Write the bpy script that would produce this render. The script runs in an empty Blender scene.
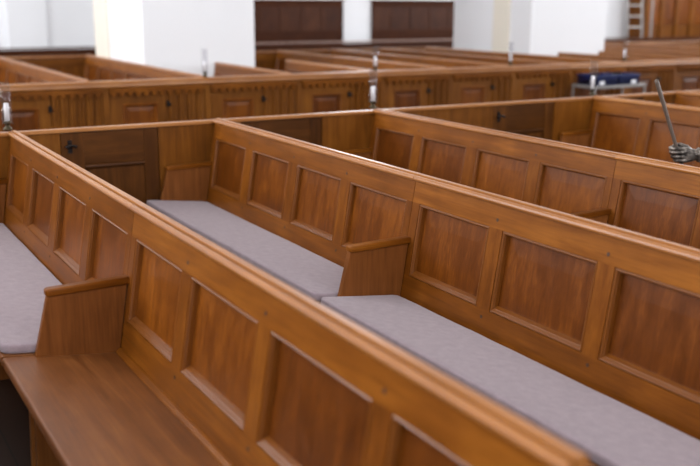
import bpy, bmesh, math, random
from mathutils import Vector, Matrix
random.seed(7)
C = bpy.context.scene
COL = C.collection
H = 0.97            # height of the pew cap above the floor
LEAN = 0.16         # pew backs recline: shift to the right per metre of height

# ------------------------------------------------------------------ materials
def new_mat(name):
    m = bpy.data.materials.new(name); m.use_nodes = True
    nt = m.node_tree; nt.nodes.clear()
    out = nt.nodes.new('ShaderNodeOutputMaterial')
    b = nt.nodes.new('ShaderNodeBsdfPrincipled')
    nt.links.new(b.outputs[0], out.inputs[0])
    return m, nt, b

def srgb(r, g, b):
    f = lambda c: (c/255/12.92 if c/255 <= .04045 else ((c/255+.055)/1.055)**2.4)
    return (f(r), f(g), f(b), 1)

def wood(name, axis, dark, mid, light, rough=.34, figure=1.0, scale=1.0, spec=.15, bump=.1):
    """oak whose grain runs along the given axis of the part"""
    m, nt, b = new_mat(name)
    N, L = nt.nodes.new, nt.links.new
    tc = N('ShaderNodeTexCoord'); oi = N('ShaderNodeObjectInfo')
    off = N('ShaderNodeVectorMath'); off.operation = 'SCALE'; off.inputs[0].default_value = (7.3, 11.1, 5.7)
    L(oi.outputs['Random'], off.inputs['Scale'])
    add = N('ShaderNodeVectorMath'); add.operation = 'ADD'
    L(tc.outputs['Object'], add.inputs[0]); L(off.outputs[0], add.inputs[1])
    mp = N('ShaderNodeMapping')
    s = [16*scale, 16*scale, 16*scale]; s['xyz'.index(axis)] = 1.3*scale
    mp.inputs['Scale'].default_value = s
    L(add.outputs[0], mp.inputs[0])
    n1 = N('ShaderNodeTexNoise'); n1.inputs['Scale'].default_value = 1.6; n1.inputs['Detail'].default_value = 6
    n1.inputs['Roughness'].default_value = .62; n1.inputs['Distortion'].default_value = .7
    L(mp.outputs[0], n1.inputs['Vector'])
    mp2 = N('ShaderNodeMapping'); s2 = [110, 110, 110]; s2['xyz'.index(axis)] = 4
    mp2.inputs['Scale'].default_value = s2; L(add.outputs[0], mp2.inputs[0])
    n2 = N('ShaderNodeTexNoise'); n2.inputs['Scale'].default_value = 1.5; n2.inputs['Detail'].default_value = 3
    L(mp2.outputs[0], n2.inputs['Vector'])
    n3 = N('ShaderNodeTexNoise'); n3.inputs['Scale'].default_value = 4.5; n3.inputs['Detail'].default_value = 3
    L(add.outputs[0], n3.inputs['Vector'])
    r = N('ShaderNodeValToRGB')
    e = r.color_ramp.elements
    e[0].position = .24; e[0].color = dark
    e[1].position = .78; e[1].color = light
    k = r.color_ramp.elements.new(.52); k.color = mid
    # factor = grain + fine pores + broad figure + board to board shift
    def math_(op, a, bb):
        q = N('ShaderNodeMath'); q.operation = op
        for i, v in enumerate((a, bb)):
            if isinstance(v, (int, float)): q.inputs[i].default_value = v
            else: L(v, q.inputs[i])
        return q.outputs[0]
    f = math_('MULTIPLY', n1.outputs['Fac'], .62*figure)
    f = math_('ADD', f, math_('MULTIPLY', n2.outputs['Fac'], .22))
    f = math_('ADD', f, math_('MULTIPLY', n3.outputs['Fac'], .34))
    f = math_('ADD', f, math_('MULTIPLY', oi.outputs['Random'], .16))
    f = math_('SUBTRACT', f, .08 + .31*figure + .28 - .52)
    L(f, r.inputs[0]); L(r.outputs[0], b.inputs['Base Color'])
    rr = N('ShaderNodeMapRange'); rr.inputs['To Min'].default_value = rough-.06; rr.inputs['To Max'].default_value = rough+.1
    L(n1.outputs['Fac'], rr.inputs['Value']); L(rr.outputs[0], b.inputs['Roughness'])
    bp = N('ShaderNodeBump'); bp.inputs['Strength'].default_value = bump; bp.inputs['Distance'].default_value = .002
    L(math_('ADD', n2.outputs['Fac'], n1.outputs['Fac']), bp.inputs['Height']); L(bp.outputs[0], b.inputs['Normal'])
    b.inputs['Specular IOR Level'].default_value = spec
    return m

def plain(name, col, rough=.5, metal=0., noise=0., nscale=6., bump=0.):
    m, nt, b = new_mat(name)
    b.inputs['Base Color'].default_value = col; b.inputs['Roughness'].default_value = rough; b.inputs['Metallic'].default_value = metal
    if noise or bump:
        tc = nt.nodes.new('ShaderNodeTexCoord'); n = nt.nodes.new('ShaderNodeTexNoise')
        n.inputs['Scale'].default_value = nscale; n.inputs['Detail'].default_value = 5
        nt.links.new(tc.outputs['Object'], n.inputs['Vector'])
        if noise:
            mx = nt.nodes.new('ShaderNodeMixRGB'); mx.blend_type = 'MIX'
            mx.inputs[1].default_value = [c*(1-noise) for c in col[:3]]+[1]
            mx.inputs[2].default_value = [min(1, c*(1+noise)) for c in col[:3]]+[1]
            nt.links.new(n.outputs['Fac'], mx.inputs[0]); nt.links.new(mx.outputs[0], b.inputs['Base Color'])
        if bump:
            bp = nt.nodes.new('ShaderNodeBump'); bp.inputs['Strength'].default_value = bump; bp.inputs['Distance'].default_value = .003
            nt.links.new(n.outputs['Fac'], bp.inputs['Height']); nt.links.new(bp.outputs[0], b.inputs['Normal'])
    return m

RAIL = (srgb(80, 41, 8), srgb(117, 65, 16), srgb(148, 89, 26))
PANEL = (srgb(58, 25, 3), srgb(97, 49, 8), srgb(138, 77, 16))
STILE = (srgb(74, 37, 7), srgb(109, 59, 14), srgb(140, 83, 23))
SEATC = (srgb(90, 50, 20), srgb(124, 73, 33), srgb(150, 96, 48))
CAPC = (srgb(122, 72, 28), srgb(156, 98, 44), srgb(182, 124, 66))
DOORC = (srgb(50, 25, 6), srgb(78, 43, 11), srgb(104, 61, 20))
DARKC = (srgb(46, 22, 11), srgb(66, 34, 17), srgb(84, 48, 26))
CARV = (srgb(74, 40, 8), srgb(110, 63, 15), srgb(138, 85, 26))
M = {
 'rail_x': wood('oak_rail_along_x', 'x', *RAIL), 'rail_y': wood('oak_rail_along_y', 'y', *RAIL), 'rail_z': wood('oak_rail_upright', 'z', *STILE),
 'moulding': plain('oak_moulding', srgb(114, 64, 20), .32, noise=.1, nscale=5.),
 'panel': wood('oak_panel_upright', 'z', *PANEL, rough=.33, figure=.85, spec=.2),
 'seat': wood('oak_seat_worn', 'x', *SEATC, rough=.42, figure=1.2, spec=.5),
 'cap_x': wood('oak_cap_along_x', 'x', *CAPC, rough=.31, spec=.5, figure=.5, bump=.03), 'cap_y': wood('oak_cap_along_y', 'y', *CAPC, rough=.31, spec=.5, figure=.5, bump=.03),
 'side': wood('oak_side_upright', 'z', *SEATC, rough=.38), 'door': wood('oak_door_upright', 'z', *CARV, rough=.4), 'door_y': wood('oak_door_along_y', 'y', *CARV, rough=.4),
 'near_door': wood('brown_door_upright', 'z', *DOORC, rough=.4), 'near_door_y': wood('brown_door_along_y', 'y', *DOORC, rough=.4),
 'dark_z': wood('dark_panelling_upright', 'z', *DARKC, rough=.42), 'dark_y': wood('dark_panelling_along_y', 'y', *DARKC, rough=.6, spec=.1),
 'shelf': wood('worn_shelf_along_y', 'y', srgb(108, 84, 72), srgb(128, 102, 90), srgb(148, 122, 110), rough=.3, spec=.5),
 'peg': plain('dark_peg', srgb(58, 30, 16), .5),
 'iron': plain('black_iron', srgb(34, 28, 26), .42, .7),
 'white': plain('white_plaster', (.86, .86, .87, 1), .8, noise=.02, nscale=1.2),
 'cream': plain('cream_strip', srgb(238, 230, 214), .8, noise=.03),
 'ceil': plain('ceiling_plaster', (.84, .83, .80, 1), .85),
 'candle': plain('white_wax', (.88, .86, .84, 1), .45),
 'brass': plain('dull_brass', srgb(70, 60, 42), .45, .8),
 'alu': plain('grey_metal', srgb(150, 146, 142), .45, .6),
 'blue': plain('navy_plastic', srgb(14, 28, 78), .35),
 'paper': plain('white_label', (.82, .82, .84, 1), .7),
}
M['moulding'].node_tree.nodes['Principled BSDF'].inputs['Specular IOR Level'].default_value = .38
# cushion cloth: grey lilac wool felt
def cloth(name, col):
    m, nt, b = new_mat(name)
    N, L = nt.nodes.new, nt.links.new
    tc = N('ShaderNodeTexCoord')
    n = N('ShaderNodeTexNoise'); n.inputs['Scale'].default_value = 260; n.inputs['Detail'].default_value = 4; L(tc.outputs['Object'], n.inputs['Vector'])
    n2 = N('ShaderNodeTexNoise'); n2.inputs['Scale'].default_value = 30; n2.inputs['Detail'].default_value = 5; L(tc.outputs['Object'], n2.inputs['Vector'])
    r = N('ShaderNodeValToRGB'); e = r.color_ramp.elements
    e[0].position = .3; e[0].color = [c*.78 for c in col[:3]]+[1]; e[1].position = .7; e[1].color = [c*1.18 for c in col[:3]]+[1]
    a = N('ShaderNodeMath'); a.operation = 'ADD'
    h1 = N('ShaderNodeMath'); h1.operation = 'MULTIPLY'; h1.inputs[1].default_value = .6; L(n.outputs['Fac'], h1.inputs[0])
    h2 = N('ShaderNodeMath'); h2.operation = 'MULTIPLY'; h2.inputs[1].default_value = .4; L(n2.outputs['Fac'], h2.inputs[0])
    L(h1.outputs[0], a.inputs[0]); L(h2.outputs[0], a.inputs[1]); L(a.outputs[0], r.inputs[0]); L(r.outputs[0], b.inputs['Base Color'])
    b.inputs['Roughness'].default_value = .95; b.inputs['Sheen Weight'].default_value = .25; b.inputs['Specular IOR Level'].default_value = .15
    bp = N('ShaderNodeBump'); bp.inputs['Strength'].default_value = .35; bp.inputs['Distance'].default_value = .001
    L(n.outputs['Fac'], bp.inputs['Height']); L(bp.outputs[0], b.inputs['Normal'])
    return m
M['cloth'] = cloth('grey_lilac_felt', srgb(158, 142, 148))
# bronze: dark metal, its bright highlights coloured in as pale spots
def bronze():
    m, nt, b = new_mat('weathered_bronze')
    N, L = nt.nodes.new, nt.links.new
    tc = N('ShaderNodeTexCoord'); n = N('ShaderNodeTexNoise'); n.inputs['Scale'].default_value = 28; n.inputs['Detail'].default_value = 6
    L(tc.outputs['Object'], n.inputs['Vector'])
    r = N('ShaderNodeValToRGB'); e = r.color_ramp.elements
    e[0].position = .35; e[0].color = srgb(48, 42, 38); e[1].position = .72; e[1].color = srgb(156, 146, 136)
    L(n.outputs['Fac'], r.inputs[0]); L(r.outputs[0], b.inputs['Base Color'])
    b.inputs['Metallic'].default_value = .75; b.inputs['Roughness'].default_value = .38
    return m
M['bronze'] = bronze()
M['staff'] = plain('grey_brown_staff', srgb(92, 78, 68), .45, .3, noise=.15, nscale=20)
def glass():
    m = bpy.data.materials.new('clear_glass'); m.use_nodes = True; nt = m.node_tree; nt.nodes.clear()
    N, L = nt.nodes.new, nt.links.new
    o = N('ShaderNodeOutputMaterial'); mx = N('ShaderNodeMixShader'); t = N('ShaderNodeBsdfTransparent'); g = N('ShaderNodeBsdfGlossy')
    t.inputs[0].default_value = (.94, .94, .95, 1); g.inputs['Roughness'].default_value = .03
    f = N('ShaderNodeMapRange'); lw = N('ShaderNodeLayerWeight'); lw.inputs[0].default_value = .25
    L(lw.outputs['Facing'], f.inputs['Value']); f.inputs['To Min'].default_value = .015; f.inputs['To Max'].default_value = .09
    L(f.outputs[0], mx.inputs[0]); L(t.outputs[0], mx.inputs[1]); L(g.outputs[0], mx.inputs[2]); L(mx.outputs[0], o.inputs[0])
    return m
M['glass'] = glass()
def floor_mat():
    m, nt, b = new_mat('dark_floor_boards')
    N, L = nt.nodes.new, nt.links.new
    tc = N('ShaderNodeTexCoord'); br = N('ShaderNodeTexBrick'); br.inputs['Scale'].default_value = 1.0
    br.inputs['Brick Width'].default_value = 2.2; br.inputs['Row Height'].default_value = .14; br.inputs['Mortar Size'].default_value = .004
    br.inputs['Color1'].default_value = srgb(52, 34, 24); br.inputs['Color2'].default_value = srgb(42, 27, 19); br.inputs['Mortar'].default_value = srgb(20, 14, 10)
    L(tc.outputs['Object'], br.inputs['Vector']); L(br.outputs['Color'], b.inputs['Base Color'])
    b.inputs['Roughness'].default_value = .45
    return m
M['floor'] = floor_mat()

# ------------------------------------------------------------------ mesh helpers
# Working axes: x = along the pews away from the viewer, Y = to the right across the pews, z up.
# Blender's y is -Y, so meshes are mirrored once when they are built.
class MB:
    def __init__(s): s.bm = bmesh.new()
    def hexa(s, pts):
        v = [s.bm.verts.new(p) for p in pts]
        for f in ((0,1,2,3), (4,5,6,7), (0,1,5,4), (1,2,6,5), (2,3,7,6), (3,0,4,7)):
            s.bm.faces.new([v[i] for i in f])
    def box(s, x0, x1, y0, y1, z0, z1):
        s.hexa([(x0,y0,z0), (x1,y0,z0), (x1,y1,z0), (x0,y1,z0), (x0,y0,z1), (x1,y0,z1), (x1,y1,z1), (x0,y1,z1)])
        return s
    def prism(s, prof, axis, a, b):
        """closed profile swept from a to b along an axis; profile coordinates are the other two axes in order"""
        def P(t, p):
            return (t, p[0], p[1]) if axis == 'x' else ((p[0], t, p[1]) if axis == 'y' else (p[0], p[1], t))
        A = [s.bm.verts.new(P(a, p)) for p in prof]; B = [s.bm.verts.new(P(b, p)) for p in prof]
        n = len(prof)
        for i in range(n):
            j = (i+1) % n; s.bm.faces.new((A[i], A[j], B[j], B[i]))
        s.bm.faces.new(A[::-1]); s.bm.faces.new(B)
        return s
    def rings(s, rs, cap0=True, cap1=True):
        R = [[s.bm.verts.new(p) for p in r] for r in rs]
        n = len(R[0])
        for a, b in zip(R, R[1:]):
            for i in range(n):
                j = (i+1) % n; s.bm.faces.new((a[i], a[j], b[j], b[i]))
        if cap0: s.bm.faces.new(R[0][::-1])
        if cap1: s.bm.faces.new(R[-1])
        return s
    def lathe(s, prof, cx=0, cy=0, n=24, closed=False):
        rs = [[(cx+r*math.cos(2*math.pi*i/n), cy+r*math.sin(2*math.pi*i/n), z) for i in range(n)] for r, z in prof]
        if closed: rs.append(rs[0])
        return s.rings(rs, not closed, not closed)
    def tube(s, pts, rad, n=10):
        pts = [Vector(p) for p in pts]
        rad = rad if isinstance(rad, (list, tuple)) else [rad]*len(pts)
        rs = []; up = None
        for i, p in enumerate(pts):
            d = (pts[min(i+1, len(pts)-1)]-pts[max(i-1, 0)]).normalized()
            if up is None:
                up = d.orthogonal().normalized()
            up = (up - d*up.dot(d)).normalized(); q = d.cross(up)
            rs.append([p+rad[i]*(up*math.cos(2*math.pi*k/n)+q*math.sin(2*math.pi*k/n)) for k in range(n)])
        return s.rings(rs)
    def build(s, name, mat, parent=None, loc=(0,0,0), smooth=False, bevel=0., seg=2, mods=None):
        for v in s.bm.verts: v.co.y = -v.co.y
        bmesh.ops.remove_doubles(s.bm, verts=s.bm.verts, dist=1e-6)
        bmesh.ops.recalc_face_normals(s.bm, faces=s.bm.faces)
        me = bpy.data.meshes.new(name); s.bm.to_mesh(me); s.bm.free()
        o = bpy.data.objects.new(name, me); COL.objects.link(o)
        o.location = (loc[0], -loc[1], loc[2])
        me.materials.append(mat if not isinstance(mat, str) else M[mat])
        if parent: o.parent = parent
        if smooth:
            for f in me.polygons: f.use_smooth = True
        if bevel:
            b = o.modifiers.new('bevel', 'BEVEL'); b.width = bevel; b.segments = seg; b.limit_method = 'ANGLE'; b.angle_limit = math.radians(35)
            for f in me.polygons: f.use_smooth = True
            w = o.modifiers.new('wn', 'WEIGHTED_NORMAL'); w.keep_sharp = True
        return o

def empty(name, label, cat, loc=(0,0,0), group=None):
    o = bpy.data.objects.new(name, None); COL.objects.link(o)
    o.location = (loc[0], -loc[1], loc[2]); o.empty_display_size = .1
    return tag(o, label, cat, group)
def tag(o, label=None, cat=None, group=None, kind=None):
    if label: o['label'] = label
    if cat: o['category'] = cat
    if group: o['group'] = group
    if kind: o['kind'] = kind
    return o
def copy_tree(o, parent=None):
    c = o.copy(); COL.objects.link(c)
    if parent: c.parent = parent
    for ch in list(o.children): copy_tree(ch, c)
    return c
def place(o, x, Y, z=0): o.location = (x, -Y, z)
def structure(o): o['kind'] = 'structure'; return o

# ------------------------------------------------------------------ pews
FACE = .012                       # the boards stand this far behind the roll of the cap
def face(z, d=0.): return FACE + LEAN*z + d    # z measured from the cap, negative below
ZT, ZB, ZSEAT = -.0895, -.392, -.512
YF, YBK, ZSF = -.475, -.07, -.462   # seats rise towards their front edge
TILT = (ZSF-ZSEAT)/(YBK-YF)

def board(mb, x0, x1, z0, z1, d0=0., d1=.034):
    mb.hexa([(x0, face(z0, d0), H+z0), (x1, face(z0, d0), H+z0), (x1, face(z0, d1), H+z0), (x0, face(z0, d1), H+z0),
             (x0, face(z1, d0), H+z1), (x1, face(z1, d0), H+z1), (x1, face(z1, d1), H+z1), (x0, face(z1, d1), H+z1)])
    return mb

# (inset, inset at the bottom edge, depth): quirk, bead, cavetto, then the sunk field
RING = [(0, 0, .034), (0, 0, .005), (.0025, .002, .005), (.003, .0025, .001), (.0065, .005, -.0008), (.0115, .009, .0025), (.0135, .013, .0085), (.0150, .0155, .0100), (.0155, .022, .0250), (.021, .027, .0255), (.08, .085, .0235)]
def panel_mb(x0, x1, z0, z1):
    mb = MB(); rs = []
    for ins, ib, d in RING:
        rs.append([(x, face(z, d), H+z) for x, z in ((x0+ins, z0+ib), (x1-ins, z0+ib), (x1-ins, z1-ins), (x0+ins, z1-ins))])
    mb.rings(rs)
    mb.bm.faces.ensure_lookup_table()
    for i, fc in enumerate(mb.bm.faces): fc.material_index = 1 if i < 4*8 else 0
    return mb
def build_panel(mb, root):
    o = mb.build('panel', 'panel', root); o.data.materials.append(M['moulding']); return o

CAP = [(.016, -.001), (.003, -.001), (.0, .003), (-.0015, .009), (.001, .0155), (.006, .0195), (.012, .0205), (.0145, .0185), (.0150, .008), (.0205, .008), (.0210, .024), (.023, .026),
       (.041, .026), (.0455, .0235), (.047, .018), (.047, -.001)]
def arm_mb(x, y0, y1, z0, z1):
    """arm cap across the pew: rounded section, slightly falling towards the front, rounded nose"""
    w = .0215; t = .027; r = .008
    prof = []
    for cx, cz, a0 in ((w-r, t/2-r, 0), (-w+r, t/2-r, 90), (-w+r*.6, -t/2+r*.6, 180), (w-r*.6, -t/2+r*.6, 270)):
        rr = r if a0 < 180 else r*.6
        for k in range(5):
            a = math.radians(a0+22.5*k); prof.append((cx+rr*math.cos(a), cz+rr*math.sin(a)))
    mb = MB(); rs = []
    for y, k in ((y0, .55), (y0+.003, .8), (y0+.009, .95), (y0+.016, 1), (y1, 1)):
        zz = z0+(z1-z0)*(y-y0)/(y1-y0) - t/2
        rs.append([(x+px*k, y, H+zz+pz*k) for px, pz in prof])
    return mb.rings(rs)

def divider(root, x, mat='side'):
    """end panel between two seats with its arm"""
    mb = MB()
    prof = [(-.370, H+ZSEAT+(YBK+.370)*TILT-.02), (-.309, H-.252), (face(-.252)-.002, H-.245), (face(ZSEAT-.02)-.002, H+ZSEAT-.02)]
    mb.prism(prof, 'x', x-.014, x+.014)
    d = mb.build('divider', mat, root, bevel=.003)
    arm_mb(x, -.318, face(-.235)-.001, -.2395, -.234).build('armrest', 'rail_y', d)
    bv = d.children[0].modifiers.new('soft', 'WEIGHTED_NORMAL')
    for pf in d.children[0].data.polygons: pf.use_smooth = True
    return d

def section(name, label, panels, stiles, x0, x1, dividers, seat, group, batten=False, cat='pew', supports=()):
    root = empty(name, label, cat, (0, 0, 0), group)
    board(MB(), x0, x1, ZT, 0).build('top_rail', 'rail_x', root)
    board(MB(), x0, x1, -.80, ZB).build('bottom_rail', 'rail_x', root)
    for a, b in stiles: board(MB(), a, b, ZB, ZT).build('stile', 'rail_z', root)
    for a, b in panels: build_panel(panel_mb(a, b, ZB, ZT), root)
    MB().prism([(y, H+z) for y, z in CAP], 'x', x0, x1).build('cap_rail', 'cap_x', root)
    MB().prism([(face(-.80)+.002, 0), (face(-.80)+.03, 0), (face(-.80)+.03, H-.80), (face(-.80)+.002, H-.80)], 'x', x0, x1).build('plinth', 'rail_x', root)
    for i in range(len(stiles)):
        a, b = stiles[i]
        if b-a < .06 or a < x0+.01 or b > x1-.01: continue
        xm = (a+b)/2
        for zz in (ZT+.032, ZB-.03):
            MB().rings([[(xm+.0065*math.cos(t), face(zz+.0065*math.sin(t), d), H+zz+.0065*math.sin(t)) for t in [2*math.pi*q/10 for q in range(10)]] for d in (.004, -.0012)]).build('peg', 'peg', root)
    for x in dividers: divider(root, x)
    if seat:
        a, b = seat
        yb = face(ZSEAT)-.001; yf = YF; z = H+ZSEAT
        prof = [(0, 0), (.014, 0), (.006, -.002), (.001, -.008), (0, -.014), (.002, -.020), (.007, -.022), (.007, -.026), (.004, -.028), (.004, -.040), (.009, -.046), (0, -.046)]
        tz = lambda y: z + (YBK-y)*TILT
        prof = [(yb, tz(yb))] + [(yf+p, tz(yf+p)+q) for p, q in prof[1:-1]] + [(yb, tz(yb)-.046)]
        MB().prism(prof, 'x', a, b).build('seat', 'seat', root, bevel=.0025)
        for xs in supports:
            MB().prism([(-.40, 0), (-.385, z-.0475+(YBK+.385)*TILT), (face(ZSEAT-.05)-.004, z-.0475), (face(-.80)-.003, H-.80), (face(-.80)-.003, 0)], 'x', xs-.018, xs+.018).build('seat_support', 'side', root, bevel=.002)
    if batten:
        a, b = seat; z = H+ZSEAT
        MB().prism([(face(ZSEAT+.02)-.001, z+.018), (face(ZSEAT+.02)-.010, z+.017), (face(ZSEAT)-.018, z+.008), (face(ZSEAT)-.020, z+.0005), (face(ZSEAT)-.001, z+.0005)], 'x', a, b-.02).build('seat_batten', 'rail_x', root)
    return root

P1 = [(-.500, -.056), (-1.046, -.590), (-1.597, -1.142), (-2.160, -1.682)]
S1 = [(-.056, 0.), (-.590, -.500), (-1.142, -1.046), (-1.682, -1.597), (-2.1985, -2.160)]
P2 = [(-2.715, -2.252), (-3.274, -2.790), (-3.846, -3.348), (-4.385, -3.922)]
S2 = [(-2.252, -2.2015), (-2.790, -2.715), (-3.348, -3.274), (-3.922, -3.846), (-4.42, -4.385)]
YA, YB_, YC, YD, YE = 0., 1.2, 2.347, 4.333, 5.243
NEAR = 'oak box pews of the near block'
farhalf = section('pew', 'far half of second pew row, its grey cushion reaching back to the door wall', P1, S1, -2.1985, 0, [-.018], (-2.185, -.004), NEAR, supports=(-.03, -1.1, -2.16))
place(farhalf, 0, YB_)
nearhalf = section('pew', 'near half of second pew row, its long cushion running out at lower right', P2, S2, -4.42, -2.2015, [-2.2055, -4.40], (-4.415, -2.2025), NEAR, batten=True, supports=(-2.25, -3.3, -4.39))
place(nearhalf, 0, YB_)
for Y, lab in ((YA, 'far half of first pew row at left edge, cushion behind the sloped arm'),
               (YC, 'far half of third pew row, its cap starting below the middle candle holder'),
               (YD, 'pew row behind the bronze fist, starting below the candle holder before blue crates'),
               (YE, 'last pew row at the right edge, only its cap end seen behind the staff')):
    c = copy_tree(farhalf); place(c, 0, Y); c['label'] = lab
for Y, lab in ((YA, 'near half of first pew row with bare wooden seat at lower left'),
               (YC, 'near half of the third pew row, directly below the bronze fist')):
    c = copy_tree(nearhalf); place(c, 0, Y); c['label'] = lab

for src, lab in ((farhalf, 'far half of the pew row left of the view'), (nearhalf, 'near half of the pew row left of the view')):
    c = copy_tree(src); place(c, 0, -1.2); c['label'] = lab

# ------------------------------------------------------------------ cushions
def cushion(label, x0, x1, Y, y0, y1, seed):
    rnd = random.Random(seed)
    t = .034; r = .035; z0 = H+ZSEAT+.0015
    xc, yc = (x0+x1)/2, (y0+y1)/2; hx, hy = (x1-x0)/2, (y1-y0)/2
    def outline(ins):
        pts = []
        for cx, cy, a0 in ((hx-r, hy-r, 0), (-hx+r, hy-r, 90), (-hx+r, -hy+r, 180), (hx-r, -hy+r, 270)):
            for k in range(7):
                a = math.radians(a0+15*k); rr = r-ins
                pts.append((cx+rr*math.cos(a), cy+rr*math.sin(a)))
        return pts
    # corner arcs in order x+,y+ -> ...; straight edges subdivided for a little unevenness
    def loop(ins, z):
        base = outline(ins); out = []
        for i, p in enumerate(base):
            q = base[(i+1) % len(base)]; L = math.hypot(q[0]-p[0], q[1]-p[1])
            n = max(1, int(L/.12))
            for k in range(n):
                out.append((p[0]+(q[0]-p[0])*k/n, p[1]+(q[1]-p[1])*k/n, z))
        return out
    lv = [(.006, 0.), (.0015, .004), (0, .012), (0, t-.010), (.0012, t-.004), (.004, t-.001), (.010, t), (.024, t+.0006)]
    n0 = len(loop(0, 0))
    rs = []
    jit = [rnd.uniform(-.0012, .0012) for _ in range(n0)]
    for ins, z in lv:
        b = loop(min(ins, r-.004), 0)
        if len(b) != n0: b = [b[int(i*len(b)/n0)] for i in range(n0)]
        rs.append([(x, y, z+(jit[i] if z > .02 else 0)) for i, (x, y, _) in enumerate(b)])
    mb = MB().rings(rs)
    o = mb.build('seat_cushion', 'cloth', None, (xc, Y+yc, z0+(YBK-yc)*TILT), smooth=True)
    o.rotation_euler[0] = math.atan(TILT)
    tag(o, label, 'cushion', 'grey felt cushions on the pew seats')
    return o
cushion('grey felt cushion at the left edge, behind the sloped arm of the first row', -2.180, -.034, YA, -.474, -.072, 1)
cushion('grey felt cushion in the middle, on far half of second pew row', -2.180, -.034, YB_, -.462, -.072, 2)
cushion('long grey felt cushion at lower right, on near half of second pew row', -4.38, -2.2205, YB_, -.468, -.088, 3)

# ------------------------------------------------------------------ low door walls closing the near pews
def latch(parent, x, Y, z, s=-1):
    """iron thumb latch: plate, pin and cross bar with knobs"""
    mb = MB()
    mb.box(x-.004 if s < 0 else x, x if s < 0 else x+.004, Y-.012, Y+.012, z-.045, z+.03)
    mb.tube([(x, Y, z), (x+s*.03, Y, z)], .006, 8)
    mb.tube([(x+s*.03, Y-.03, z-.006), (x+s*.033, Y, z+.004), (x+s*.03, Y+.03, z-.006)], [.010, .006, .010], 8)
    return mb.build('latch', 'iron', parent, smooth=False)

WALLCAP = [(.002, -.006), (.0005, -.002), (.001, .010), (.006, .014), (.052, .014), (.058, .010), (.059, -.002), (.057, -.006)]
def door_wall(label, y0, y1, d0, d1):
    root = empty('pew_screen', label, 'pew front', (0, y0, 0), 'low door walls of the near pews')
    A = lambda v: v-y0
    MB().prism([(x, H+z) for x, z in WALLCAP], 'y', .0, A(y1)).build('cap_rail', 'cap_y', root, bevel=.0)
    for a, b in ((y0, d0-.004), (d1+.004, y1)):
        if b-a > .02: MB().box(.012, .044, A(a), A(b), .0, H-.006).build('side_board', 'door', root)
    dr = MB()
    t0, t1 = d0+.13, d1-.085
    dr.box(.015, .042, A(d0), A(t0), .03, H-.010); dr.box(.015, .042, A(t1), A(d1), .03, H-.010)
    door = dr.build('door', 'near_door', root, bevel=.0015)
    MB().box(.018, .040, A(t0), A(t1), H-.196, H-.010).build('top_board', 'near_door_y', door)
    MB().prism([(.016, H-.225), (.008, H-.214), (.010, H-.203), (.022, H-.196), (.040, H-.196), (.040, H-.225)], 'y', A(t0), A(t1)).build('ledge', 'near_door_y', door)
    MB().box(.026, .040, A(t0), A(t1), .12, H-.225).build('door_panel', 'near_door', door)
    MB().box(.015, .042, A(t0), A(t1), .03, .12).build('bottom_board', 'near_door_y', door)
    latch(door, .015, A(d0+.05), H-.082)
    return root
door_wall('low oak door wall at the left edge, left of the first candle holder', -1.2, 0., -.915, -.347)
door_wall('low oak door wall between the first and second pew rows', 0., YB_, .285, .853)
door_wall('low oak door wall between the second and third pew rows', YB_, YC, 1.395, 1.962)
door_wall('low oak door wall between the third and fourth pew rows, left of the blue crates', YC, YD, 3.38, 3.956)
door_wall('low oak door wall right of the fourth row, in front of the blue crates', YD, YE, 4.42, 4.90)
door_wall('low oak door wall at the right edge, behind the staff', YE, 6.4, 5.5, 6.05)

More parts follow.
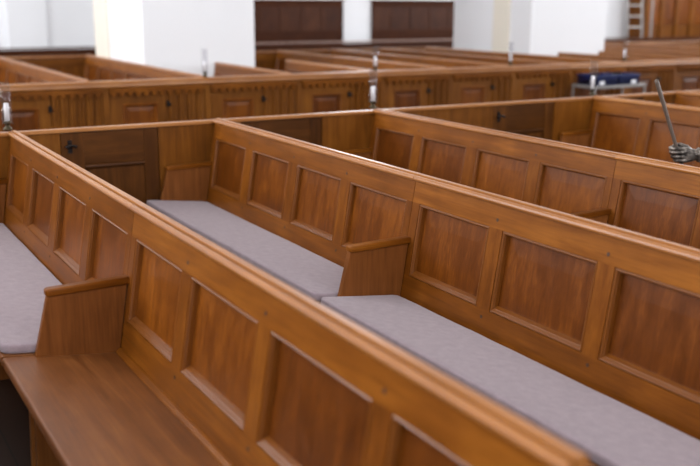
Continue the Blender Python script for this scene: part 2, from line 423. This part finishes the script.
# ------------------------------------------------------------------ carved front of the far block across the aisle
XF = 3.137
FARB = 'carved bays along the far block'
FCAP = [(-.010, -.050), (-.026, -.044), (-.034, -.030), (-.030, -.012), (-.036, -.004), (-.036, .010), (-.028, .016), (.060, .016), (.066, .010), (.066, -.050)]
def bay(label, y0, d0, d1, y1):
    """bay: post, door with a sunk panel and a latch, then upright linenfold ribs; scalloped frieze under the cap"""
    root = empty('carved_screen', label, 'pew front', (XF, y0, 0), FARB)
    A = lambda v: v-y0
    MB().prism([(x, H+z) for x, z in FCAP], 'y', 0, A(y1)).build('cap_rail', 'cap_y', root)
    MB().box(-.012, .03, 0, A(d0)-.004, 0, H-.05).build('post', 'door', root, bevel=.003)
    # frieze of hanging pointed scallops
    mb = MB(); n = max(2, round((y1-d0)/.078)); w = (A(y1)-A(d0))/n
    for i in range(n):
        a = A(d0)+i*w
        pts = [(a, H-.05), (a+w, H-.05), (a+w, H-.082), (a+w*.86, H-.094), (a+w*.70, H-.116), (a+w*.5, H-.132), (a+w*.30, H-.116), (a+w*.14, H-.094), (a, H-.082)]
        rs = [[(x, y, z) for y, z in pts] for x in (.0, -.026)]
        mb.rings(rs)
        mb.box(-.034, -.024, a+w*.42, a+w*.58, H-.118, H-.06)
    mb.build('frieze', 'rail_y', root)
    t0, t1 = d0+.12, d1-.10
    dr = MB()
    dr.box(-.002, .028, A(d0), A(t0), .05, H-.055); dr.box(-.002, .028, A(t1), A(d1), .05, H-.055)
    dr.box(-.002, .028, A(t0), A(t1), H-.195, H-.055); dr.box(-.002, .028, A(t0), A(t1), .05, .14)
    door = dr.build('door', 'door', root)
    rs = []
    for ins, x in ((0, .028), (0, -.002), (.010, -.010), (.020, -.008), (.030, .012), (.036, .013), (.07, .004)):
        rs.append([(x, A(t0)+ins, .14+ins), (x, A(t1)-ins, .14+ins), (x, A(t1)-ins, H-.195-ins), (x, A(t0)+ins, H-.195-ins)])
    MB().rings(rs).build('door_panel', 'panel', door)
    lt = MB()
    lt.box(-.008, -.002, A(d1)-.018, A(d1)+.010, H-.242, H-.182)
    lt.tube([(-.01, A(d1)-.004, H-.212), (-.045, A(d1)-.004, H-.212)], [.010, .019], 10)
    lt.build('latch', 'iron', door)
    # linenfold ribs
    rb = MB(); n = max(3, round((y1-d1)/.082)); w = (A(y1)-A(d1)-.01)/n
    rb.box(.003, .028, A(d1)+.005, A(y1), .05, H-.05)
    for i in range(n):
        a = A(d1)+.008+i*w; m = a+w/2
        prof = [(.004, a+.004), (-.014, a+.010), (-.020, a+.018), (-.008, a+w*.38), (-.008, a+w*.62), (-.020, a+w-.022), (-.014, a+w-.014), (.004, a+w-.008)]
        rb.prism(prof, 'z', .12, H-.10)
    rb.build('linenfold_panel', 'door', root)
    return root
ROWS_F = [.385, 1.46, 2.44, 3.42, 4.41, 5.29, 6.18, 7.06, 7.95, 8.83]
LATCH = [.924, 2.007, 2.983, 3.962, 4.953, 5.831, 6.723, 7.607, 8.492, 9.39]
ords = ['leftmost', 'second from the left', 'third from the left', 'fourth from the left', 'fifth from the left', 'sixth from the left', 'seventh, just left of the blue crates',
        'eighth, behind the blue crates', 'ninth, behind the staff tip', 'last at the right edge']
for i in range(10):
    y0 = ROWS_F[i]-.06; y1 = (ROWS_F[i+1] if i < 9 else 9.80)-.06
    bay('carved oak pew front across the aisle, '+ords[i], y0, ROWS_F[i]+.004, LATCH[i]+.012, y1)

# pew rows behind the carved front
FG = 'pew rows behind the carved front'
def far_row(label, Y, xe, x0=XF+.07):
    n = max(3, round((xe-x0)/.56)); w = (xe-x0)/n
    root = empty('far_pew', label, 'pew', (0, Y, 0), FG)
    board(MB(), x0, xe, ZT, 0).build('top_rail', 'rail_x', root)
    board(MB(), x0, xe, -.80, ZB).build('bottom_rail', 'rail_x', root)
    for i in range(n):
        a = x0+i*w
        board(MB(), a, a+.045, ZB, ZT).build('stile', 'rail_z', root)
        b = a+w-(.045 if i == n-1 else 0)
        build_panel(panel_mb(a+.045, b, ZB, ZT), root)
    board(MB(), xe-.045, xe, ZB, ZT).build('stile', 'rail_z', root)
    MB().prism([(y, H+z) for y, z in CAP], 'x', x0, xe).build('cap_rail', 'cap_x', root)
    MB().box(x0, xe, face(-.80)+.002, face(-.80)+.03, 0, H-.80).build('plinth', 'rail_x', root)
    MB().box(x0, xe, -.40, face(ZSEAT)-.002, H+ZSEAT-.03, H+ZSEAT).build('seat', 'seat', root, bevel=.004)
    return root
for Y, xe, lab in ((1.27, 7.40, 'pew row behind the carved front, leftmost, its cap running off the left edge'),
                   (2.39, 7.40, 'pew row behind the carved front that passes left of the big white pillar'),
                   (3.30, 5.14, 'short pew row ending against the front of the left white pillar'),
                   (4.25, 5.19, 'short pew row just right of the left white pillar'),
                   (5.20, 7.40, 'far pew row, first long one right of the left white pillar'),
                   (6.10, 7.40, 'far pew row, second long one right of the left white pillar'),
                   (7.00, 7.40, 'far pew row, third long one right of the left white pillar'),
                   (7.85, 7.40, 'far pew row ending left of the right white pillar'),
                   (8.62, 5.14, 'short pew row ending against the front of the right white pillar'),
                   (9.42, 5.14, 'short pew row at the right corner of the right white pillar'),
                   (10.35, 7.40, 'far pew row, first one right of the right white pillar'),
                   (11.3, 7.40, 'far pew row, second one right of the right white pillar'),
                   (12.3, 7.40, 'far pew row at the right edge near the ladder')):
    far_row(lab, Y, xe)

# rear partitions of the far block and the perimeter pew before the far wall
def cross(name, label, x, y0, y1, mats=('door', 'door_y', 'cap_y'), h=H, group='low partitions far behind the pews', gap=.62):
    root = empty(name, label, 'pew partition', (x, y0, 0), group)
    L = y1-y0; n = max(1, round(L/gap)); w = L/n
    MB().box(0, .03, 0, L, h-.12, h-.02).build('top_rail', M[mats[1]], root)
    MB().box(0, .03, 0, L, 0, .42).build('bottom_rail', M[mats[1]], root)
    for i in range(n):
        MB().box(0, .03, i*w, i*w+.08, .42, h-.12).build('stile', M[mats[0]], root)
        MB().box(.012, .026, i*w+.08, (i+1)*w, .42, h-.12).build('panel', M[mats[0]], root)
    MB().prism([(a if a < .03 or mats[2] != 'shelf' else a+.34, h+b) for a, b in WALLCAP], 'y', 0, L).build('cap_rail', M[mats[2]], root)
    return root
cross('pew_partition', 'low oak partition closing the leftmost far pews below the pale pillar', 7.42, -1.2, 2.42)
cross('pew_partition', 'low oak partition at the back of the far pews between the two white pillars', 7.42, 3.9, 8.1)
cross('pew_partition', 'low oak partition at the back of the far pews below the ladder', 7.42, 9.7, 14.5)
D3 = ('dark_z', 'dark_y', 'dark_y')
cross('bench_rail', 'dark wooden rail along the far wall at the left edge below the pale pillar', 10.2, -2., 4.6, D3, .955)
cross('bench_rail', 'dark wooden rail along the far wall below the two dark wainscot panels', 10.2, 4.6, 12.6, ('dark_z', 'dark_y', 'shelf'), .955)
cross('bench_rail', 'dark wooden rail along the far wall below the ladder', 10.2, 12.6, 19.5, D3, .93)

# dark wainscot boards on the far wall
def wainscot(label, y0, y1, n, x=11.26, z1=1.70):
    root = empty('wainscot_panel', label, 'wall panelling', (x, y0, 0), 'dark wainscot on the far wall')
    L = y1-y0; w = L/n
    MB().box(0, .03, 0, L, z1-.10, z1).build('top_rail', 'dark_y', root, bevel=.004)
    MB().box(-.03, .03, -.02, L+.02, z1, z1+.03).build('cornice', 'dark_y', root, bevel=.004)
    MB().box(0, .03, 0, L, .9, 1.14).build('bottom_rail', 'dark_y', root)
    MB().box(0, .03, 0, L, 0, .9).build('base_board', 'dark_y', root)
    for i in range(n):
        MB().box(.012, .028, i*w+.04, (i+1)*w-.04, 1.14, z1-.10).build('panel', 'dark_z', root)
        MB().box(0, .03, i*w-(.04 if i else 0), i*w+.04, 1.14, z1-.10).build('stile', 'dark_z', root)
    MB().box(0, .03, L-.04, L, 1.14, z1-.10).build('stile', 'dark_z', root)
    return root
wainscot('dark wainscot panel with five boards on the far wall, right beside the left white pillar', 6.30, 8.53, 5)
wainscot('dark wainscot panel on the far wall, disappearing behind the right white pillar', 9.20, 11.6, 5)

# ------------------------------------------------------------------ pillars and the room
def pillar(x0, x1, y0, y1, strip=None):
    mb = MB().box(x0, x1, y0, y1, 0, 8.5)
    o = structure(mb.build('pillar', 'white', None, bevel=.02)); return o
pillar(5.2, 7.05, 2.47, 3.86)
pillar(5.2, 7.05, 8.14, 9.60)
structure(MB().box(6.50, 7.08, 2.445, 2.475, 0, 8.5).build('trim_1', 'cream'))  # thin cream strips on the left faces of the two white pillars
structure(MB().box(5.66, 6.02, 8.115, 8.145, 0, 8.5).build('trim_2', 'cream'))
pillar(10.45, 11.2, 2.0, 2.62)
structure(MB().box(10.5, 11.2, 2.62, 3.9, 0, 8.5).build('pillar', 'white'))
X0, X1, Y0, Y1, ZC = -12., 11.3, -8., 20., 8.5
structure(MB().box(X0, X1+.2, Y0-.2, Y1+.2, -.1, 0).build('floor', 'floor'))
structure(MB().box(X0, X1+.2, Y0-.2, Y1+.2, ZC, ZC+.1).build('ceiling', 'ceil'))
structure(MB().box(X1, X1+.2, Y0-.2, Y1+.2, 0, ZC).build('wall_far', 'white'))
structure(MB().box(X0-.2, X0, Y0-.2, Y1+.2, -.1, ZC+.1).build('wall_near', 'white'))
structure(MB().box(X0, X1, Y0-.2, Y0, 0, ZC).build('wall_left', 'white'))
structure(MB().box(X0, X1, Y1, Y1+.2, 0, ZC).build('wall_right', 'white'))

# tall windows with daylight
nwin = 0
def window(axis, c, pos, width, z0, z1, power, col, sgn):
    """window in a wall: frame with bars; an area lamp in the opening gives the daylight"""
    global nwin; nwin += 1
    mb = MB(); a, b = pos-width/2, pos+width/2
    def bx(u0, u1, w0, w1):
        lo, hi = sorted((c, c+sgn*.06))
        if axis == 'Y': mb.box(u0, u1, lo, hi, w0, w1)
        else: mb.box(lo, hi, u0, u1, w0, w1)
    bx(a-.1, a, z0-.1, z1+.1); bx(b, b+.1, z0-.1, z1+.1); bx(a, b, z0-.1, z0); bx(a, b, z1, z1+.1)
    structure(mb.build('window_%d' % nwin, 'white'))
    l = bpy.data.lights.new('daylight', 'AREA'); l.shape = 'RECTANGLE'; l.size = width; l.size_y = z1-z0; l.energy = power; l.color = col
    o = bpy.data.objects.new('daylight', l); COL.objects.link(o)
    zc = (z0+z1)/2
    if axis == 'Y': P = Vector((pos, -(c+sgn*.05), zc)); D = Vector((0, -sgn, 0))
    else: P = Vector((c+sgn*.05, -pos, zc)); D = Vector((sgn, 0, 0))
    o.location = P; o.rotation_euler = D.to_track_quat('-Z', 'Y').to_euler()
COOL = (.93, .95, 1.0)
WARM = (1., .93, .84)
for x in (-7.5, -3., 1.5, 6.5): window('Y', Y0, x, 1.9, 2.9, 7.2, {-7.5: 250, -3.: 420, 1.5: 820, 6.5: 1050}[x], COOL, 1)
for x in (-6., -1.5, 3., 7.5): window('Y', Y1, x, 1.9, 2.4, 6.8, 900, COOL, -1)
for y in (8.85, 13.6): window('X', X1, y, 1.3, 2.3, 6.2, 190, COOL, -1)  # far-wall windows out of view, added to give the pew caps their sheen
for y in (-3., 2., 8.): window('X', X0, y, 1.9, 3.4, 7.4, 450, COOL, 1)

# ------------------------------------------------------------------ candles in glass tubes
CG = 'candles in glass tubes on the pew corners'
def candle(label, x, Y, zb):
    root = empty('candle_holder', label, 'candle holder', (x, Y, zb), CG)
    MB().lathe([(.001, 0), (.024, 0), (.025, .004), (.023, .012), (.013, .018), (.012, .030), (.020, .036), (.021, .048), (.016, .050), (.001, .050)]).build('base', 'brass', root, smooth=True)
    MB().lathe([(.0275, .036), (.0275, .262), (.0258, .262), (.0258, .036)], closed=True).build('glass_tube', 'glass', root, smooth=True)
    c = MB().lathe([(.001, .048), (.0135, .048), (.0138, .143), (.0115, .147), (.001, .145)], n=18).build('candle', 'candle', root, smooth=True)
    MB().tube([(0, 0, .144), (.001, 0, .154)], .0012, 6).build('wick', 'peg', c)
for x, Y, z, lab in ((.020, YA+.006, H+.027, 'glass tube with white candle at the left edge, on the first pew row corner'),
                     (.020, YC+.012, H+.027, 'glass tube with white candle in the middle, on the third pew row corner'),
                     (.020, YD+.012, H+.027, 'glass tube with white candle in front of the blue crates'),
                     (3.20, 2.42, H+.017, 'glass tube standing before the left white pillar on the carved front'),
                     (3.20, 4.33, H+.017, 'glass tube with candle on the carved front, right behind the middle near one'),
                     (3.20, 6.15, H+.017, 'glass tube with candle on the carved front before the right white pillar'),
                     (3.20, 7.96, H+.017, 'candle holder on the carved front just right of the right white pillar')):
    candle(lab, x, Y, z)

# ------------------------------------------------------------------ table with blue crates in the aisle
T = empty('side_table', 'narrow grey metal side table in the aisle carrying blue crates', 'table', (2.60, 6.90, 0))
tl, td, th = .83, .38, .765
MB().box(0, td, 0, tl, th-.022, th).build('table_top', 'alu', T, bevel=.003)
MB().box(.02, td-.02, .02, tl-.02, th-.035, th-.022).build('apron', 'alu', T)
for a in (.015, td-.015):
    for b in (.015, tl-.015):
        MB().box(a-.009, a+.009, b-.009, b+.009, 0, th-.022).build('leg', 'alu', T)
for i, (y, lab) in enumerate(((6.945, 'navy blue plastic crate with white label on the side table, left one'), (7.30, 'navy blue plastic crate with white label on the side table, right one'))):
    K = empty('crate', lab, 'crate', (2.63, y, th+.001), 'blue crates on the side table')
    mb = MB(); w, d, h, t = .335, .30, .115, .006
    mb.box(0, d, 0, w, 0, t)
    mb.box(0, t, 0, w, t, h); mb.box(d-t, d, 0, w, t, h); mb.box(t, d-t, 0, t, t, h); mb.box(t, d-t, w-t, w, t, h)
    mb.build('body', 'blue', K, bevel=.002)
    rm = MB(); rm.box(-.008, .0, -.008, w+.008, h-.018, h+.003); rm.box(d, d+.008, -.008, w+.008, h-.018, h+.003); rm.box(0, d, -.008, 0, h-.018, h+.003); rm.box(0, d, w, w+.008, h-.018, h+.003)
    for q in range(5): rm.box(-.006, 0, .03+q*.065, .042+q*.065, .004, h-.018)
    rm.build('rim', 'blue', K, bevel=.0015)
    yy = .05 if i == 0 else .20
    MB().box(-.0085, -.0065, yy, yy+.075, .012, .05).build('label_card', 'paper', K)

# ------------------------------------------------------------------ ladder, wooden vestibule and dark chair far right
Lr = empty('stepladder', 'grey aluminium ladder standing before the far wall at the upper right', 'ladder', (10.32, 15.45, 0))
for x, y in ((0, .0), (0, .46)):
    MB().tube([(x, y, 0), (x+.3, y+.05, 3.2)], .022, 8).build('rail', 'alu', Lr)
for k in range(12):
    z = .2+k*.24; MB().tube([(.3*z/3.2, .05*z/3.2, z), (.3*z/3.2, (.46)+.05*z/3.2, z)], .015, 8).build('rung', 'alu', Lr)
pole = MB().tube([(0, 0, 0), (.06, .03, 3.3)], .024, 8).build('pole', 'alu', None, (10.34, 16.14, 0)); tag(pole, 'grey metal pole standing just right of the ladder at the upper right', 'pole')
V = empty('wooden_vestibule', 'tall brown panelled wooden vestibule behind the ladder at the upper right corner', 'vestibule', (10.75, 16.3, 0))
MB().box(0, .5, 0, 3.6, 0, 3.2).build('body', 'door', V)
for k in range(7):
    a = .08+k*.5
    MB().box(-.05, 0, a-.05, a+.05, 0, 3.2).build('stile', 'door', V, bevel=.006)
    if k == 6: break
    rs = []
    for ins, x in ((0, 0), (0, -.03), (.03, -.03), (.05, -.005), (.1, -.02)):
        rs.append([(x, a+.06+ins, 1.2+ins), (x, a+.46-ins, 1.2+ins), (x, a+.46-ins, 3.1-ins), (x, a+.06+ins, 3.1-ins)])
    MB().rings(rs, cap0=True).build('panel', 'panel', V)

# ------------------------------------------------------------------ camera
f_px, pitch, yaw, roll = 946.797, .2394, -.5259, .0045
CX, CYY, CZ = -5.4173, -.9714, .7196+H
fw = Vector((math.cos(yaw)*math.cos(pitch), math.sin(yaw)*math.cos(pitch), -math.sin(pitch)))
rt = Vector((math.sin(yaw), -math.cos(yaw), 0.)); u_ = rt.cross(fw)
r2 = math.cos(roll)*rt+math.sin(roll)*u_; u2 = -math.sin(roll)*rt+math.cos(roll)*u_
cam = bpy.data.cameras.new('camera'); co = bpy.data.objects.new('camera', cam); COL.objects.link(co)
mw = Matrix.Identity(4)
for i in range(3): mw[i][0], mw[i][1], mw[i][2] = r2[i], u2[i], -fw[i]
mw[0][3], mw[1][3], mw[2][3] = CX, -CYY, CZ
co.matrix_world = mw
cam.sensor_width = 36; cam.lens = f_px*36/700; cam.clip_start = .05
cam.dof.use_dof = True; cam.dof.focus_distance = 3.9; cam.dof.aperture_fstop = 1.8
C.camera = co

# ------------------------------------------------------------------ bronze figure whose fist holds a staff

def statue():
    hx, hy, hz = -2.2525, 2.7235, H+.003
    A_ = Vector((.502, -.865, 0))      # the way the figure faces (photo axes: x, Y, z)
    Nn = Vector((-.865, -.502, 0))     # its left side, towards the viewer
    U = Vector((0, 0, 1)); O = Vector((hx, hy, hz))
    def P(a, n, z): return O + A_*a + Nn*n + U*z
    root = empty('statue', 'weathered bronze figure at right edge, its fist closed around a staff', 'statue', (hx, hy, 0))
    base = Vector((hx, hy, 0))
    L = lambda v: v - base
    mb = MB()
    T = lambda pts, rad, n=12: mb.tube([L(P(*p)) for p in pts], rad, n)
    # fingers: knuckle, middle joint, end joint, tip, each of its own length
    for z, k, r in ((.030, .95, .0104), (.0105, 1.05, .0108), (-.0095, 1.0, .0104), (-.0285, .84, .0094)):
        s = .36*z
        T([(s-.030, .020, z*.92), (s-.004, .027, z), (s+.016*k, .0255, z), (s+.030*k, .017, z), (s+.035*k, .002, z-.001), (s+.029*k, -.015, z-.002), (s+.014*k, -.0235, z-.002), (s-.004, -.0215, z-.002)],
          [r*.9, r*1.1, r*.96, r*1.05, r*.95, r*.95, r*.9, r*.6])
    # thumb leaves the palm near the wrist and closes over the far side
    T([(-.058, .002, .016), (-.036, -.012, .034), (-.010, -.024, .044), (.014, -.030, .040), (.026, -.028, .034)], [.013, .0125, .011, .0105, .007])
    # palm: flattened block from the wrist to the knuckles
    rs = []
    for a, n, hw, th in ((-.088, .008, .022, .018), (-.07, .010, .028, .019), (-.045, .013, .036, .019), (-.02, .017, .039, .016), (-.002, .020, .037, .011)):
        rs.append([L(P(a+.36*hw*math.cos(t)*.6, n+th*math.copysign(abs(math.sin(t))**.8, math.sin(t)), hw*math.copysign(abs(math.cos(t))**.7, math.cos(t)))) for t in [2*math.pi*q/20 for q in range(20)]])
    mb.rings(rs)
    # forearm, upper arm, shoulders
    T([(-.075, .009, .0), (-.11, .008, -.001), (-.17, .006, -.006), (-.24, .004, -.014), (-.31, .0, -.024), (-.345, -.005, -.018), (-.38, -.010, .06), (-.44, -.016, .18), (-.47, -.03, .29), (-.475, -.08, .335)],
      [.026, .029, .037, .042, .040, .043, .046, .050, .056, .05], 16)
    B0 = -.49
    T([(B0, -.20, .36), (B0, -.38, .29), (B0-.01, -.40, .17), (B0-.02, -.405, .05), (B0+.02, -.40, -.06), (B0+.06, -.395, -.17), (B0+.08, -.39, -.20)], [.05, .056, .05, .044, .04, .028, .03], 16)
    for q, (dz, k) in enumerate(((.0, 1), (.018, 1.1), (.034, 1), (.048, .8))):
        T([(B0+.105-dz, -.385, -.20), (B0+.105-dz, -.383, -.25*1), (B0+.10-dz, -.375, -.265-.012*k)], [.009, .008, .006], 8)
    T([(B0+.07, -.375, -.19), (B0+.10, -.36, -.225), (B0+.105, -.358, -.25)], [.011, .010, .007], 8)
    # torso, neck, head as stacked elliptic sections
    rs = []
    for z, wa, wn, da in ((-.90, .09, .13, 0), (-.5, .10, .15, 0), (-.12, .115, .165, 0), (.0, .11, .155, 0), (.10, .105, .145, 0), (.22, .115, .165, .005), (.31, .11, .175, 0), (.36, .085, .14, -.005), (.395, .056, .065, 0), (.44, .05, .05, .008),
                          (.47, .062, .056, .016), (.51, .082, .066, .018), (.56, .094, .076, .012), (.61, .096, .078, .006), (.65, .08, .066, 0), (.675, .045, .04, 0), (.68, .01, .01, 0)):
        rs.append([L(P(B0+da+wa*math.cos(t), -.20+wn*math.sin(t), z)) for t in [2*math.pi*q/28 for q in range(28)]])
    mb.rings(rs)
    # face: nose, brow, lips, chin, ears
    T([(B0+.10, -.20, .585), (B0+.117, -.20, .56), (B0+.124, -.20, .540), (B0+.098, -.20, .532)], [.010, .012, .014, .009], 10)
    for sg in (-1, 1):
        T([(B0+.090, -.20+sg*.012, .592), (B0+.094, -.20+sg*.034, .594), (B0+.078, -.20+sg*.056, .584)], [.008, .009, .006], 8)
        T([(B0+.084, -.20+sg*.031, .574), (B0+.092, -.20+sg*.031, .574)], [.010, .008], 8)
        T([(B0+.0, -.20+sg*.076, .545), (B0-.008, -.20+sg*.086, .565), (B0-.006, -.20+sg*.082, .590)], [.008, .011, .009], 8)
    T([(B0+.094, -.222, .506), (B0+.104, -.20, .508), (B0+.094, -.178, .506)], [.005, .008, .005], 8)
    T([(B0+.086, -.215, .482), (B0+.094, -.20, .480), (B0+.086, -.185, .482)], [.012, .015, .012], 8)
    body = mb.build('body', 'bronze', root, smooth=True)
    rm = body.modifiers.new('weld', 'REMESH'); rm.mode = 'VOXEL'; rm.voxel_size = .0035; rm.use_smooth_shade = True
    sm = body.modifiers.new('soften', 'SMOOTH'); sm.factor = .4; sm.iterations = 2
    # ribbed cuff on the wrist
    cf = MB(); rs = []
    for i in range(15):
        a = -.086-.0055*i; r = .033+.004*(i % 2)+.0004*i
        rs.append([L(P(a, .008+r*.9*math.cos(t), -.001-.0004*i+r*math.sin(t))) for t in [2*math.pi*q/24 for q in range(24)]])
    cf.rings(rs).build('cuff', 'bronze', root, smooth=True)
    # long robe with folds, belt, hair
    rb = MB(); rs = []
    for z, wa, wn in ((-hz+.002, .185, .215), (-.75, .175, .205), (-.45, .155, .19), (-.15, .135, .175), (.02, .12, .165), (.10, .115, .157), (.22, .125, .178), (.31, .12, .187), (.355, .096, .152), (.40, .066, .074)):
        f = max(0, min(1, (.1-z)/.8))
        rs.append([L(P(B0+wa*(1+.09*f*math.sin(9*t))*math.cos(t), -.20+wn*(1+.09*f*math.sin(9*t))*math.sin(t), z)) for t in [2*math.pi*q/72 for q in range(72)]])
    rb.rings(rs).build('robe', 'bronze', root, smooth=True)
    hr = MB(); rs = []
    for z, wa, wn, da in ((.50, .05, .07, -.045), (.55, .078, .083, -.028), (.61, .092, .087, -.012), (.655, .082, .074, -.004), (.685, .05, .045, 0), (.692, .01, .01, 0)):
        rs.append([L(P(B0+da+wa*math.cos(t), -.20+wn*math.sin(t), z)) for t in [2*math.pi*q/28 for q in range(28)]])
    hr.rings(rs).build('hair', 'bronze', root, smooth=True)
    # the staff it holds
    st = MB(); pt = lambda z: P(.385*z+.002, .001, z)
    zs = [-hz+.002, -.4, .0, .2, .345, .357, .362]
    foot = pt(zs[0])
    st.tube([pt(z)-foot for z in zs], [.0085, .0085, .0090, .0094, .0106, .0095, .004], 12)
    o = st.build('staff', 'staff', None, tuple(foot), smooth=True)
    tag(o, 'thin grey staff leaning left, gripped by the bronze fist at right edge', 'staff')
statue()


w = bpy.data.worlds.new('world'); C.world = w; w.use_nodes = True
w.node_tree.nodes['Background'].inputs[0].default_value = (.7, .8, 1, 1); w.node_tree.nodes['Background'].inputs[1].default_value = .3
C.view_settings.view_transform = 'Standard'; C.view_settings.look = 'None'; C.view_settings.gamma = 1
C.view_settings.exposure = -.8
try: C.cycles.use_denoising = True
except Exception: pass
